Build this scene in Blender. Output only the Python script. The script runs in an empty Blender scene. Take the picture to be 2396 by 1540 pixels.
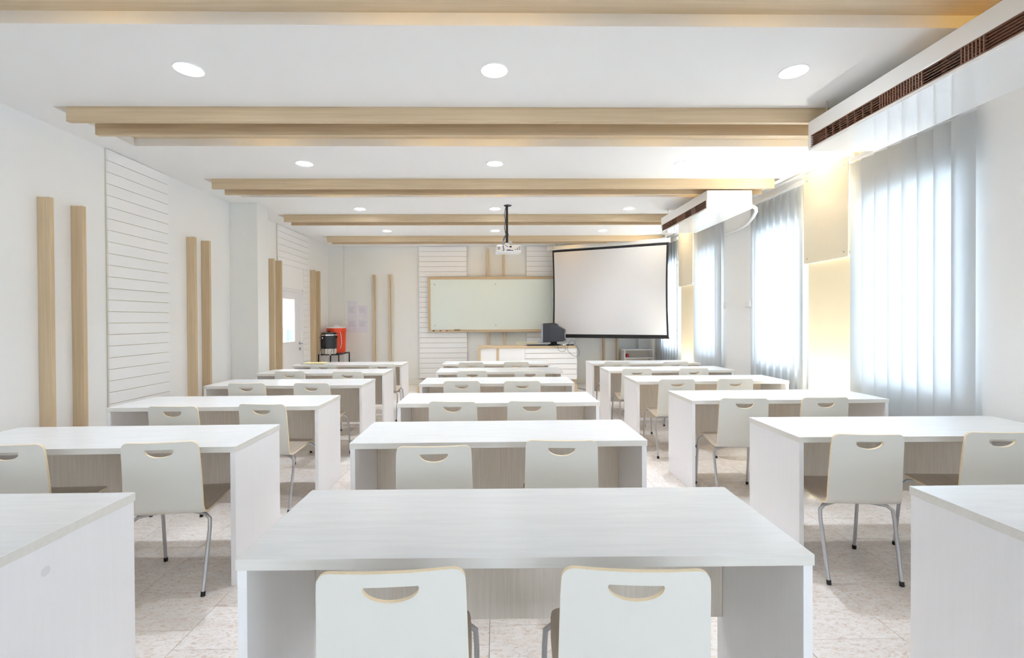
import bpy, bmesh, math, random
from mathutils import Vector, Matrix
from mathutils.geometry import delaunay_2d_cdt
random.seed(7)
R = math.radians
sc = bpy.context.scene
COL = sc.collection

# ------------------------------------------------------------------ camera, world, exposure
F_PX = 1080.0
cam_d = bpy.data.cameras.new('camera'); cam = bpy.data.objects.new('camera', cam_d); COL.objects.link(cam)
cam_d.sensor_fit = 'HORIZONTAL'; cam_d.sensor_width = 36.0; cam_d.lens = 36.0 * F_PX / 2396
cam_d.shift_x = 20.5 / 2396; cam_d.shift_y = -14.0 / 2396; cam_d.clip_start = 0.02
yaw, pit, rol = R(.93), R(.42), R(.3)
fw = Vector((math.sin(yaw) * math.cos(pit), math.cos(yaw) * math.cos(pit), -math.sin(pit)))
ri = Vector((math.cos(yaw), -math.sin(yaw), 0)); up = ri.cross(fw)
ri2 = ri * math.cos(rol) - up * math.sin(rol); up2 = up * math.cos(rol) + ri * math.sin(rol)
mw = Matrix((ri2, up2, -fw)).transposed().to_4x4(); mw.translation = Vector((0, 0, 1.42))
cam.matrix_world = mw
sc.camera = cam

WORLD_STRENGTH = 7.0
w = bpy.data.worlds.new('sky'); sc.world = w; w.use_nodes = True
bg = w.node_tree.nodes['Background']; bg.inputs[0].default_value = (.80, .885, 1.0, 1); bg.inputs[1].default_value = WORLD_STRENGTH
sc.view_settings.view_transform = 'Standard'; sc.view_settings.look = 'None'
sc.view_settings.gamma = 1.0; sc.view_settings.use_curve_mapping = False
sc.view_settings.exposure = 1.2
sc.cycles.use_denoising = True
sc.cycles.use_adaptive_sampling = True; sc.cycles.adaptive_threshold = .04; sc.cycles.adaptive_min_samples = 12
sc.cycles.max_bounces = 11; sc.cycles.diffuse_bounces = 8; sc.cycles.glossy_bounces = 4
sc.cycles.transmission_bounces = 8; sc.cycles.transparent_max_bounces = 8
sc.cycles.sample_clamp_indirect = 8.0
sc.cycles.caustics_reflective = False; sc.cycles.caustics_refractive = False
LAMP_W = 53.0

# ------------------------------------------------------------------ room numbers (metres)
XL, XR, YB, YF, ZC = -3.62, 3.47, 10.15, -4.2, 3.03
TROUGHS = [(1.74, 2.54), (3.51, 4.30), (5.28, 6.07), (7.06, 7.85), (8.86, 9.63)]
WIN_R = [(-3.8, -2.2), (3.36, 4.28), (5.16, 6.04), (7.08, 7.78), (8.70, 9.50)]  # first span is an unseen window added for daylight
WZ0, WZ1 = .86, 2.52

# ------------------------------------------------------------------ materials
def nodes(name):
    m = bpy.data.materials.new(name); m.use_nodes = True
    nt = m.node_tree; return m, nt, nt.nodes['Principled BSDF']
def N(nt, t, **kw):
    n = nt.nodes.new(t)
    for k, v in kw.items(): setattr(n, k, v)
    return n
def mat(name, col, rough=.5, metal=0, spec=.5, var=.03, scale=9.0, coat=0):
    """plain colour with a faint procedural mottling"""
    m, nt, b = nodes(name)
    tc = N(nt, 'ShaderNodeTexCoord'); no = N(nt, 'ShaderNodeTexNoise'); no.inputs['Scale'].default_value = scale
    no.inputs['Detail'].default_value = 3
    mx = N(nt, 'ShaderNodeMix', data_type='RGBA')
    nt.links.new(tc.outputs['Object'], no.inputs['Vector']); nt.links.new(no.outputs['Fac'], mx.inputs['Factor'])
    mx.inputs['A'].default_value = (*[c * (1 - var) for c in col], 1)
    mx.inputs['B'].default_value = (*[min(1, c * (1 + var)) for c in col], 1)
    nt.links.new(mx.outputs['Result'], b.inputs['Base Color'])
    b.inputs['Roughness'].default_value = rough; b.inputs['Metallic'].default_value = metal
    b.inputs['Specular IOR Level'].default_value = spec; b.inputs['Coat Weight'].default_value = coat
    return m
def wood(name, c1, c2, axis=0, rough=.4, freq=30, lon=1.2, bump=.02, coat=0, contrast=(.35, .65), spec=.5):
    """grain running along the given local axis"""
    m, nt, b = nodes(name)
    tc = N(nt, 'ShaderNodeTexCoord'); mp = N(nt, 'ShaderNodeMapping'); oi = N(nt, 'ShaderNodeObjectInfo')
    s = [freq] * 3; s[axis] = lon; mp.inputs['Scale'].default_value = s
    ml = N(nt, 'ShaderNodeMath', operation='MULTIPLY'); ml.inputs[1].default_value = 37.0
    nt.links.new(oi.outputs['Random'], ml.inputs[0])
    cb = N(nt, 'ShaderNodeCombineXYZ')
    for i in range(3): nt.links.new(ml.outputs[0], cb.inputs[i])
    nt.links.new(cb.outputs[0], mp.inputs['Location'])
    no = N(nt, 'ShaderNodeTexNoise'); no.inputs['Scale'].default_value = 1.6; no.inputs['Detail'].default_value = 5
    no.inputs['Distortion'].default_value = .6
    cr = N(nt, 'ShaderNodeValToRGB')
    cr.color_ramp.elements[0].position, cr.color_ramp.elements[1].position = contrast
    cr.color_ramp.elements[0].color = (*c1, 1); cr.color_ramp.elements[1].color = (*c2, 1)
    nt.links.new(tc.outputs['Object'], mp.inputs[0]); nt.links.new(mp.outputs[0], no.inputs['Vector'])
    nt.links.new(no.outputs['Fac'], cr.inputs[0]); nt.links.new(cr.outputs[0], b.inputs['Base Color'])
    bp = N(nt, 'ShaderNodeBump'); bp.inputs['Strength'].default_value = bump; bp.inputs['Distance'].default_value = .002
    nt.links.new(no.outputs['Fac'], bp.inputs['Height']); nt.links.new(bp.outputs[0], b.inputs['Normal'])
    b.inputs['Roughness'].default_value = rough; b.inputs['Coat Weight'].default_value = coat
    b.inputs['Specular IOR Level'].default_value = spec
    return m
def emis(name, col, s):
    m, nt, b = nodes(name)
    b.inputs['Base Color'].default_value = (.8, .8, .8, 1)
    b.inputs['Emission Color'].default_value = (*col, 1); b.inputs['Emission Strength'].default_value = s
    return m
def glass(name, tint=(1, 1, 1)):
    m, nt, b = nodes(name)
    nt.nodes.remove(b); out = nt.nodes['Material Output']
    tr = N(nt, 'ShaderNodeBsdfTransparent'); tr.inputs[0].default_value = (*tint, 1)
    gl = N(nt, 'ShaderNodeBsdfGlossy'); gl.inputs['Roughness'].default_value = .02
    lw = N(nt, 'ShaderNodeLayerWeight'); lw.inputs[0].default_value = .5
    pw = N(nt, 'ShaderNodeMath', operation='POWER'); pw.inputs[1].default_value = 5.0
    fr = N(nt, 'ShaderNodeMath', operation='MULTIPLY_ADD'); fr.inputs[1].default_value = .9; fr.inputs[2].default_value = .03
    nt.links.new(lw.outputs['Facing'], pw.inputs[0]); nt.links.new(pw.outputs[0], fr.inputs[0])
    mx = N(nt, 'ShaderNodeMixShader')
    nt.links.new(fr.outputs[0], mx.inputs[0]); nt.links.new(tr.outputs[0], mx.inputs[1]); nt.links.new(gl.outputs[0], mx.inputs[2])
    nt.links.new(mx.outputs[0], out.inputs[0]); return m
def sheer(name, col, tcol, fac, gloss=.0, grough=.2):
    m, nt, b = nodes(name)
    nt.nodes.remove(b); out = nt.nodes['Material Output']
    tc = N(nt, 'ShaderNodeTexCoord'); wv = N(nt, 'ShaderNodeTexNoise'); wv.inputs['Scale'].default_value = 60
    mp = N(nt, 'ShaderNodeMapping'); mp.inputs['Scale'].default_value = (1, 1, .08)
    mc = N(nt, 'ShaderNodeMix', data_type='RGBA'); mc.inputs['A'].default_value = (*col, 1)
    mc.inputs['B'].default_value = (*[c * .95 for c in col], 1)
    nt.links.new(tc.outputs['Object'], mp.inputs[0]); nt.links.new(mp.outputs[0], wv.inputs['Vector'])
    nt.links.new(wv.outputs['Fac'], mc.inputs['Factor'])
    d = N(nt, 'ShaderNodeBsdfDiffuse'); nt.links.new(mc.outputs['Result'], d.inputs[0])
    t = N(nt, 'ShaderNodeBsdfTranslucent'); t.inputs[0].default_value = (*tcol, 1)
    mx = N(nt, 'ShaderNodeMixShader'); mx.inputs[0].default_value = fac
    nt.links.new(d.outputs[0], mx.inputs[1]); nt.links.new(t.outputs[0], mx.inputs[2])
    last = mx
    if gloss:
        g = N(nt, 'ShaderNodeBsdfGlossy'); g.inputs['Roughness'].default_value = grough
        lw = N(nt, 'ShaderNodeFresnel'); lw.inputs[0].default_value = 1.4
        m2 = N(nt, 'ShaderNodeMixShader'); nt.links.new(lw.outputs[0], m2.inputs[0])
        nt.links.new(mx.outputs[0], m2.inputs[1]); nt.links.new(g.outputs[0], m2.inputs[2]); last = m2
    nt.links.new(last.outputs[0], out.inputs[0]); return m
def floor_mat():
    m, nt, b = nodes('vinyl_tile')
    ge = N(nt, 'ShaderNodeNewGeometry'); oi = N(nt, 'ShaderNodeObjectInfo')
    mp = N(nt, 'ShaderNodeMapping'); mp.inputs['Scale'].default_value = (1, 2.2, 1)
    nt.links.new(ge.outputs['Position'], mp.inputs[0])
    cb = N(nt, 'ShaderNodeCombineXYZ'); ml = N(nt, 'ShaderNodeMath', operation='MULTIPLY'); ml.inputs[1].default_value = 50
    nt.links.new(oi.outputs['Random'], ml.inputs[0])
    nt.links.new(ml.outputs[0], cb.inputs[0]); nt.links.new(ml.outputs[0], cb.inputs[1]); nt.links.new(cb.outputs[0], mp.inputs['Location'])
    n1 = N(nt, 'ShaderNodeTexNoise'); n1.inputs['Scale'].default_value = 7; n1.inputs['Detail'].default_value = 6; n1.inputs['Distortion'].default_value = 1.5
    n2 = N(nt, 'ShaderNodeTexNoise'); n2.inputs['Scale'].default_value = 38; n2.inputs['Detail'].default_value = 6; n2.inputs['Distortion'].default_value = 1.2
    for n in (n1, n2): nt.links.new(mp.outputs[0], n.inputs['Vector'])
    c1 = N(nt, 'ShaderNodeValToRGB'); c1.color_ramp.elements[0].position = .3; c1.color_ramp.elements[1].position = .7
    c1.color_ramp.elements[0].color = (.83, .755, .70, 1); c1.color_ramp.elements[1].color = (.90, .865, .84, 1)
    c2 = N(nt, 'ShaderNodeValToRGB'); c2.color_ramp.elements[0].position = .33; c2.color_ramp.elements[1].position = .50
    c2.color_ramp.elements[0].color = (.78, .66, .58, 1); c2.color_ramp.elements[1].color = (1, 1, 1, 1)
    mx = N(nt, 'ShaderNodeMix', data_type='RGBA', blend_type='MULTIPLY'); mx.inputs['Factor'].default_value = .8
    nt.links.new(n1.outputs['Fac'], c1.inputs[0]); nt.links.new(n2.outputs['Fac'], c2.inputs[0])
    nt.links.new(c1.outputs[0], mx.inputs['A']); nt.links.new(c2.outputs[0], mx.inputs['B'])
    nt.links.new(mx.outputs['Result'], b.inputs['Base Color'])
    bp = N(nt, 'ShaderNodeBump'); bp.inputs['Strength'].default_value = .06; bp.inputs['Distance'].default_value = .004
    nt.links.new(n1.outputs['Fac'], bp.inputs['Height']); nt.links.new(bp.outputs[0], b.inputs['Normal'])
    b.inputs['Roughness'].default_value = .12; b.inputs['Specular IOR Level'].default_value = .8
    return m

M = dict(
    wall=mat('wall_paint', (.85, .86, .865), .6, var=.012, scale=2, spec=.3),
    wall_back=mat('back_wall_paint', (.79, .80, .785), .6, var=.012, scale=2, spec=.3),
    ceil=mat('ceiling_paint', (.86, .86, .86), .7, var=.008, scale=2, spec=.2),
    plank=mat('white_plank', (.86, .87, .88), .35, var=.01, spec=.4),
    groove=mat('plank_backing', (.70, .66, .52), .6),
    recess=wood('recess_laminate', (.62, .50, .34), (.70, .58, .42), 0, .25, 20, .8, .01, spec=.5),
    fin=wood('maple_laminate', (.56, .43, .275), (.64, .505, .335), 0, .42, 26, .7, .01, spec=.35),
    finv=wood('maple_laminate_upright', (.56, .43, .275), (.64, .505, .335), 2, .42, 26, .7, .01, spec=.35),
    ttop=wood('white_ash_top', (.73, .74, .745), (.78, .787, .79), 0, .26, 26, 2.2, .03, spec=.45, contrast=(.3, .6)),
    tedge=wood('white_ash_edge', (.69, .675, .63), (.73, .71, .67), 0, .4, 40, 1.4, .02, spec=.35),
    tside=wood('white_ash_side', (.795, .79, .80), (.825, .82, .83), 2, .4, 34, 1.6, .01, spec=.35, contrast=(.15, .85)),
    modest=wood('pale_oak_panel', (.74, .675, .59), (.81, .75, .67), 2, .4, 60, 2.5, .03, spec=.35),
    shell=mat('cream_laminate', (.70, .695, .65), .35, var=.01, spec=.45),
    seat=wood('beige_seat_laminate', (.50, .42, .34), (.56, .48, .40), 1, .28, 22, 1, .01, spec=.5),
    ply=mat('plywood_edge', (.80, .66, .45), .45, var=.08, scale=60),
    steel=mat('satin_steel', (.52, .52, .54), .3, metal=.85),
    chrome=mat('chrome', (.75, .75, .76), .12, metal=1),
    rubber=mat('black_rubber', (.015, .015, .015), .6),
    acw=mat('ac_enamel', (.83, .83, .825), .05, var=.005, spec=.8),
    acbrown=mat('brown_louvre', (.25, .125, .08), .4),
    acdark=mat('dark_inside', (.012, .008, .008), .7),
    tile=floor_mat(),
    grout=mat('tile_joint', (.30, .25, .21), .8),
    base=mat('skirting_paint', (.80, .79, .72), .4),
    cream=mat('cream_acrylic', (.88, .78, .56), .25, var=.01, spec=.5),
    blind=sheer('blind_fabric', (.74, .76, .77), (.30, .335, .36), .40),
    rail=mat('blind_rail', (.72, .73, .73), .35),
    sheet=sheer('acrylic_sheet', (1.0, .935, .76), (.98, .92, .76), .25, gloss=1, grough=.06),
    glass=glass('window_glass', (.97, .99, .99)),
    frost=emis('lit_pane', (1, 1, 1), 1.6),
    wframe=mat('white_frame', (.80, .80, .80), .35),
    door=mat('door_paint', (.83, .83, .86), .4, var=.008),
    board=mat('green_tinted_glass', (.76, .84, .81), .38, var=.006, spec=.25),
    screen=mat('screen_fabric', (.66, .665, .69), .7, var=.006),
    border=mat('screen_border', (.012, .012, .016), .6),
    case=mat('screen_case', (.70, .71, .70), .4),
    black=mat('black_metal', (.012, .012, .014), .4),
    crt=mat('charcoal_plastic', (.030, .034, .046), .45),
    bezel=mat('grey_bezel', (.35, .35, .40), .4),
    crtglass=mat('dark_screen', (.02, .02, .025), .08),
    projw=mat('projector_plastic', (.80, .80, .84), .35),
    navy=mat('navy_port', (.05, .05, .16), .5),
    grey=mat('grey_plastic', (.38, .38, .42), .5),
    orange=mat('orange_plastic', (.80, .065, .015), .35, var=.02),
    white=mat('white_plastic', (.82, .82, .84), .35),
    urn=mat('charcoal_enamel', (.018, .020, .027), .4),
    paper=mat('paper', (.74, .73, .80), .8),
    ink=mat('grey_ink', (.50, .49, .57), .8),
    yellow=mat('yellow_card', (.80, .72, .36), .6),
    red=mat('red_plastic', (.42, .03, .04), .4),
    olive=mat('olive_felt', (.33, .28, .17), .9),
    pad=mat('cream_vinyl', (.78, .76, .60), .45),
    tube=mat('clear_hose', (.62, .60, .58), .3),
    cord=mat('dark_cable', (.07, .08, .10), .5),
    warm=emis('warm_led', (1, .60, .07), 24.0),
    lamp=emis('downlight_glow', (.93, .97, 1.0), 14.0),
    washer=emis('washer_glow', (1, .86, .62), 20.0),
    cyan=mat('turquoise_sign', (.025, .075, .068), .5),
    smudge=mat('grey_mark', (.70, .70, .70), .6),
)

# ------------------------------------------------------------------ mesh helpers
def new_obj(name, me, parent=None, loc=(0, 0, 0), rot=(0, 0, 0)):
    o = bpy.data.objects.new(name, me); COL.objects.link(o)
    o.location = loc; o.rotation_euler = rot
    if parent: o.parent = parent
    return o
class MB:
    def __init__(s): s.v = []; s.f = []; s.m = []; s.sm = []; s.mats = []
    def mi(s, m):
        if m not in s.mats: s.mats.append(m)
        return s.mats.index(m)
    def add(s, vs, fs, m, smooth=False):
        o = len(s.v); s.v += [tuple(p) for p in vs]; k = s.mi(m)
        for f in fs: s.f.append([i + o for i in f]); s.m.append(k); s.sm.append(smooth)
    def box(s, x0, x1, y0, y1, z0, z1, m, mt=None):
        """mt: optional material of the top face"""
        vs = [(x, y, z) for z in (z0, z1) for y in (y0, y1) for x in (x0, x1)]
        fs = [[0, 2, 3, 1], [0, 1, 5, 4], [2, 6, 7, 3], [0, 4, 6, 2], [1, 3, 7, 5]]
        s.add(vs, fs, m); s.add(vs, [[4, 5, 7, 6]], mt or m)
    def bbox(s, x0, x1, y0, y1, z0, z1, m, bev=.003, mt=None, seg=2):
        bm = bmesh.new(); bmesh.ops.create_cube(bm, size=1)
        for v in bm.verts:
            v.co = Vector((x0 if v.co.x < 0 else x1, y0 if v.co.y < 0 else y1, z0 if v.co.z < 0 else z1))
        bmesh.ops.bevel(bm, geom=bm.edges[:], offset=bev, segments=seg, affect='EDGES', profile=.5)
        bm.normal_update(); bm.verts.index_update()
        vs = [v.co.copy() for v in bm.verts]
        top = [[v.index for v in f.verts] for f in bm.faces if f.normal.z > .9]
        oth = [[v.index for v in f.verts] for f in bm.faces if f.normal.z <= .9]
        s.add(vs, oth, m); s.add(vs, top, mt or m); bm.free()
    def lathe(s, prof, m, seg=24, c=(0, 0, 0), ax='z', a0=0, smooth=True):
        """prof: list of (r, h)"""
        vs = []; fs = []
        for r, h in prof:
            for k in range(seg):
                a = 2 * math.pi * k / seg + a0; x, y = r * math.cos(a), r * math.sin(a)
                p = {'z': (x, y, h), 'y': (x, h, y), 'x': (h, x, y)}[ax]
                vs.append((p[0] + c[0], p[1] + c[1], p[2] + c[2]))
        for i in range(len(prof) - 1):
            for k in range(seg):
                q = [i * seg + k, i * seg + (k + 1) % seg, (i + 1) * seg + (k + 1) % seg, (i + 1) * seg + k]
                fs.append(q if ax != 'y' else q[::-1])
        if prof[0][0] > 1e-6: fs.append(list(range(seg))[::-1])
        if prof[-1][0] > 1e-6: fs.append([(len(prof) - 1) * seg + k for k in range(seg)])
        s.add(vs, fs, m, smooth)
    def tube(s, pts, r, m, seg=8, cap=True, sub=0):
        P = [Vector(p) for p in pts]
        for _ in range(sub):   # corner cutting for smooth bends
            Q = [P[0]]
            for a, b in zip(P[:-1], P[1:]): Q += [a.lerp(b, .25), a.lerp(b, .75)]
            P = Q + [P[-1]]
        vs = []; fs = []; ref = None
        for i, p in enumerate(P):
            t = (P[min(i + 1, len(P) - 1)] - P[max(i - 1, 0)]).normalized()
            if ref is None: ref = t.orthogonal().normalized()
            n = (ref - t * ref.dot(t)).normalized(); ref = n; bn = t.cross(n)
            rr = r[i] if isinstance(r, (list, tuple)) and not sub else (r if not isinstance(r, (list, tuple)) else r[0])
            for k in range(seg):
                a = 2 * math.pi * k / seg; vs.append(p + n * math.cos(a) * rr + bn * math.sin(a) * rr)
        for i in range(len(P) - 1):
            for k in range(seg): fs.append([i * seg + k, i * seg + (k + 1) % seg, (i + 1) * seg + (k + 1) % seg, (i + 1) * seg + k])
        if cap: fs += [list(range(seg))[::-1], [(len(P) - 1) * seg + k for k in range(seg)]]
        s.add(vs, fs, m, True)
    def loft(s, secs, m, smooth=False):
        n = len(secs[0]); vs = [p for q in secs for p in q]; fs = []
        for i in range(len(secs) - 1):
            for k in range(n): fs.append([i * n + k, i * n + (k + 1) % n, (i + 1) * n + (k + 1) % n, (i + 1) * n + k])
        fs += [list(range(n))[::-1], [(len(secs) - 1) * n + k for k in range(n)]]
        s.add(vs, fs, m, smooth)
    def mesh(s, name):
        me = bpy.data.meshes.new(name); me.from_pydata(s.v, [], s.f)
        for m in s.mats: me.materials.append(m)
        me.polygons.foreach_set('material_index', s.m); me.polygons.foreach_set('use_smooth', s.sm)
        me.update(); 
        bm = bmesh.new(); bm.from_mesh(me); bmesh.ops.recalc_face_normals(bm, faces=bm.faces[:]); bm.to_mesh(me); bm.free()
        if any(s.sm): me.set_sharp_from_angle(angle=R(40))
        return me
    def build(s, name, parent=None, loc=(0, 0, 0), rot=(0, 0, 0)):
        return new_obj(name, s.mesh(name), parent, loc, rot)
def tag(o, label=None, cat=None, group=None, kind=None):
    if label: o['label'] = label
    if cat: o['category'] = cat
    if group: o['group'] = group
    if kind: o['kind'] = kind
    return o
def thing(name, label, cat, loc=(0, 0, 0), rz=0, group=None):
    o = bpy.data.objects.new(name, None); o.empty_display_size = .1; COL.objects.link(o)
    o.location = loc; o.rotation_euler = (0, 0, rz)
    return tag(o, label, cat, group)
def struct(o, label=None):
    return tag(o, label, kind='structure')
def box_obj(name, b, m, parent=None, bev=0, mt=None, org=None):
    """box part; origin at its centre so grain textures differ per piece"""
    x0, x1, y0, y1, z0, z1 = b; c = org or ((x0 + x1) / 2, (y0 + y1) / 2, (z0 + z1) / 2)
    q = MB(); a = (x0 - c[0], x1 - c[0], y0 - c[1], y1 - c[1], z0 - c[2], z1 - c[2])
    if bev: q.bbox(*a, m, bev, mt)
    else: q.box(*a, m, mt)
    return q.build(name, parent, c)
def kids(o): return [c for c in bpy.data.objects if c.parent is o]
def copy_tree(o, tree, parent=None):
    c = o.copy(); COL.objects.link(c); c.parent = parent
    for ch, sub in tree: copy_tree(ch, sub, c)
    return c
def tree_of(o): return [(c, tree_of(c)) for c in kids(o)]

# ------------------------------------------------------------------ sky portals at the windows, visible and added ones
def portal(loc, rot, sx, sy):
    d = bpy.data.lights.new('window_portal', 'AREA'); d.shape = 'RECTANGLE'; d.size = sx; d.size_y = sy
    d.cycles.is_portal = True
    o = bpy.data.objects.new('window_portal', d); COL.objects.link(o); o.location = loc; o.rotation_euler = rot
for (a, b) in WIN_R: portal((XR + .32, (a + b) / 2, (WZ0 + WZ1) / 2), (0, R(90), 0), WZ1 - WZ0, b - a)
for xc in (-1.95, 1.95): portal((xc, YF - .16, 1.7), (R(-90), 0, 0), .8, 1.2)  # portals of the two windows added behind the camera

# ------------------------------------------------------------------ floor
f = MB(); f.box(XL - .15, XR + .15, YF - .15, YB + .15, -.08, -.003, M['grout'])
floor = struct(f.build('floor'), 'glossy cream marbled tile floor')
TW, TD, G = .4568, .305, .0012
tile_cache = {}
def tile_mesh(w_, d_):
    k = (round(w_, 3), round(d_, 3))
    if k not in tile_cache:
        q = MB(); a, b, c = w_ / 2 - G, d_ / 2 - G, .0012
        vs = [(-a, -b, -.004), (a, -b, -.004), (a, b, -.004), (-a, b, -.004), (-a, -b, -c), (a, -b, -c), (a, b, -c), (-a, b, -c),
              (-a + c, -b + c, 0), (a - c, -b + c, 0), (a - c, b - c, 0), (-a + c, b - c, 0)]
        fs = [[0, 1, 5, 4], [1, 2, 6, 5], [2, 3, 7, 6], [3, 0, 4, 7], [4, 5, 9, 8], [5, 6, 10, 9], [6, 7, 11, 10], [7, 4, 8, 11], [8, 9, 10, 11]]
        q.add(vs, fs, M['tile']); tile_cache[k] = q.mesh('tile')
    return tile_cache[k]
rest = MB(); col = 0; x = -1.406 - 5 * TW; n_tiles = 0
while x < XR:
    x0, x1 = max(x, XL), min(x + TW, XR); y = -4.4 + (.0 if col % 2 else .13)
    while y < YB:
        y0, y1 = max(y, YF), min(y + TD, YB)
        if y1 - y0 > .02 and x1 - x0 > .02:
            cx, cy = (x0 + x1) / 2, (y0 + y1) / 2
            if 1.95 < cy < 7.0 and n_tiles < 300:
                new_obj('tile', tile_mesh(x1 - x0, y1 - y0), floor, (cx, cy, 0)); n_tiles += 1
            else:
                rest.add([(x0 + G, y0 + G, 0), (x1 - G, y0 + G, 0), (x1 - G, y1 - G, 0), (x0 + G, y1 - G, 0)], [[0, 1, 2, 3]], M['tile'])
                rest.add([(x0 + G, y0 + G, 0), (x1 - G, y0 + G, 0), (x1 - G, y0 + G, -.003), (x0 + G, y0 + G, -.003)], [[0, 3, 2, 1]], M['tile'])
        y += TD
    x += TW; col += 1
rt = rest.build('tiles', floor); rt['kind'] = 'stuff'

# ------------------------------------------------------------------ ceiling with shallow recesses
c = MB(); ys = [YF - .15]
for a, b in TROUGHS: ys += [a, b]
ys.append(YB + .15)
for i in range(0, len(ys), 2): c.box(XL - .15, XR + .15, ys[i], ys[i + 1], ZC, ZC + .075, M['ceil'])
for a, b in TROUGHS:
    c.box(XL - .15, -3.30, a, b, ZC, ZC + .075, M['ceil']); c.box(3.30, XR + .15, a, b, ZC, ZC + .075, M['ceil'])
c.box(XL - .15, XR + .15, YF - .15, YB + .15, ZC + .082, ZC + .16, M['ceil'])
ceiling = struct(c.build('ceiling'), 'white ceiling with five shallow cross recesses')
for a, b in TROUGHS:
    box_obj('recess_lining', (-3.30, 3.30, a, b, ZC + .070, ZC + .081), M['recess'], ceiling)
BEAM_WORDS = ['nearest', 'second', 'third', 'fourth', 'farthest']
for i, (a, b) in enumerate(TROUGHS):
    for k in (0, 1):
        y0 = a + .004 + k * .25
        o = box_obj('ceiling_beam', (-3.205, 3.225, y0, y0 + .038, ZC - .11, ZC + .0695), M['fin'], bev=.003)
        tag(o, f"{'front' if k == 0 else 'rear'} maple beam of the {BEAM_WORDS[i]} pair across the ceiling", 'beam', 'paired wooden beams across the ceiling')
    t = thing('led_strip', f'warm yellow light strip hidden behind the {BEAM_WORDS[i]} pair of beams', 'light strip', (0, a + .34, ZC + .02), 0, 'warm strips in the ceiling recesses')
    box_obj('channel', (-2.9, 2.9, a + .30, a + .325, ZC + .045, ZC + .069), M['case'], t).location = (0, -.0275, .037)
    for xc in (-2.05, -.55, .1, 1.45, 2.7):
        q = MB(); q.box(-.10, .10, -.006, .006, -.004, .004, M['warm']); q.build('led', t, (xc, -.009, .037))

# ------------------------------------------------------------------ walls
def wall_x(name, x0, x1, opens, label, m):
    q = MB(); y = YF
    for (a, b, z0, z1) in opens:
        q.box(x0, x1, y, a, 0, ZC, m); 
        if z0 > 0: q.box(x0, x1, a, b, 0, z0, m)
        q.box(x0, x1, a, b, z1, ZC, m); y = b
    q.box(x0, x1, y, YB, 0, ZC, m)
    return struct(q.build(name), label)
wall_l = wall_x('wall_left', XL - .15, XL, [(7.86, 8.70, 0, 1.965)], 'pale grey-white left wall', M['wall'])
wall_r = wall_x('wall_right', XR, XR + .30, [(a, b, WZ0, WZ1) for a, b in WIN_R], 'pale grey right wall with windows', M['wall'])
q = MB(); q.box(XL - .15, XR + .15, YB, YB + .15, 0, ZC, M['wall_back'])
wall_b = struct(q.build('wall_back'), 'pale grey back wall behind the board')
q = MB()
q.box(XL - .15, XR + .15, YF - .15, YF, 0, 1.1, M['wall']); q.box(XL - .15, XR + .15, YF - .15, YF, 2.3, ZC, M['wall'])
for a, b in ((XL - .15, -2.35), (-1.55, 1.55), (2.35, XR + .15)): q.box(a, b, YF - .15, YF, 1.1, 2.3, M['wall'])
struct(q.build('wall_front'), 'wall behind the camera')
# columns
q = MB(); q.bbox(XL, -3.245, 6.36, 6.66, 0, ZC, M['wall_back'], .004)
struct(q.build('trim_1'), 'grey square column against the left wall')
q = MB(); q.bbox(XL, -3.30, 10.06, YB, 0, ZC, M['wall_back'], .004)
struct(q.build('trim_2'), 'corner column at the left end of the back wall')
q = MB(); q.bbox(3.12, XR, 10.03, YB, 0, ZC, M['wall_back'], .004)
struct(q.build('trim_3'), 'corner column at the right end of the back wall')
# baseboards
struct(box_obj('baseboard_back', (-3.30, 3.12, YB - .014, YB, 0, .12), M['base'], bev=.003), 'cream baseboard of the back wall')
q = MB(); q.box(XL, XL + .014, YF, 4.34, 0, .12, M['base']); q.box(XL, XL + .014, 5.16, 6.36, 0, .12, M['base']); q.box(XL, XL + .014, 6.66, 7.63, 0, .12, M['base'])
struct(q.build('baseboard_left'), 'cream baseboard of the left wall')
struct(box_obj('baseboard_right', (XR - .014, XR, YF, 4.355, 0, .12), M['base'], bev=.003), 'cream baseboard of the right wall')

# windows
def window(n, box, axis, label):
    a, b, z0, z1 = box; t = bpy.data.objects.new(f'window_{n}', None); COL.objects.link(t); struct(t, label)
    def bx(nm, u0, u1, w0, w1, z_0, z_1, m):
        bb = (u0, u1, w0, w1, z_0, z_1) if axis == 'y' else (w0, w1, u0, u1, z_0, z_1)
        return bb
    d0 = (XR + .23, XR + .28) if axis == 'x' else (YF - .11, YF - .06)
    q = MB(); k = .045
    def add(u0, u1, z_0, z_1, m, dd=d0):
        if axis == 'x': q.box(dd[0], dd[1], u0, u1, z_0, z_1, m)
        else: q.box(u0, u1, dd[0], dd[1], z_0, z_1, m)
    add(a, b, z0, z0 + k, M['wframe']); add(a, b, z1 - k, z1, M['wframe']); add(a, a + k, z0 + k, z1 - k, M['wframe']); add(b - k, b, z0 + k, z1 - k, M['wframe'])
    mid = (a + b) / 2; add(mid - .014, mid + .014, z0 + k, z1 - k, M['wframe'])
    q.build('window_frame', t)
    for u0, u1 in ((a + k, mid - .014), (mid + .014, b - k)):
        q = MB(); dm = (d0[0] + d0[1]) / 2; add(u0, u1, z0 + k, z1 - k, M['glass'], (dm - .002, dm + .002)); q.build('pane', t)
for i, (a, b) in enumerate(WIN_R[1:]): window(i + 1, (a, b, WZ0, WZ1), 'x', f"window in the right wall behind the {['nearest', 'second', 'third', 'farthest'][i]} blind")
window(5, (*WIN_R[0], WZ0, WZ1), 'x', 'unseen window added in the right wall to let in daylight')  # out of view, added for bluish light from the side
window(6, (-2.35, -1.55, 1.1, 2.3), 'y', 'left unseen window added behind the camera for soft light')  # this window and the next are added as soft fill from behind
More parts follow.
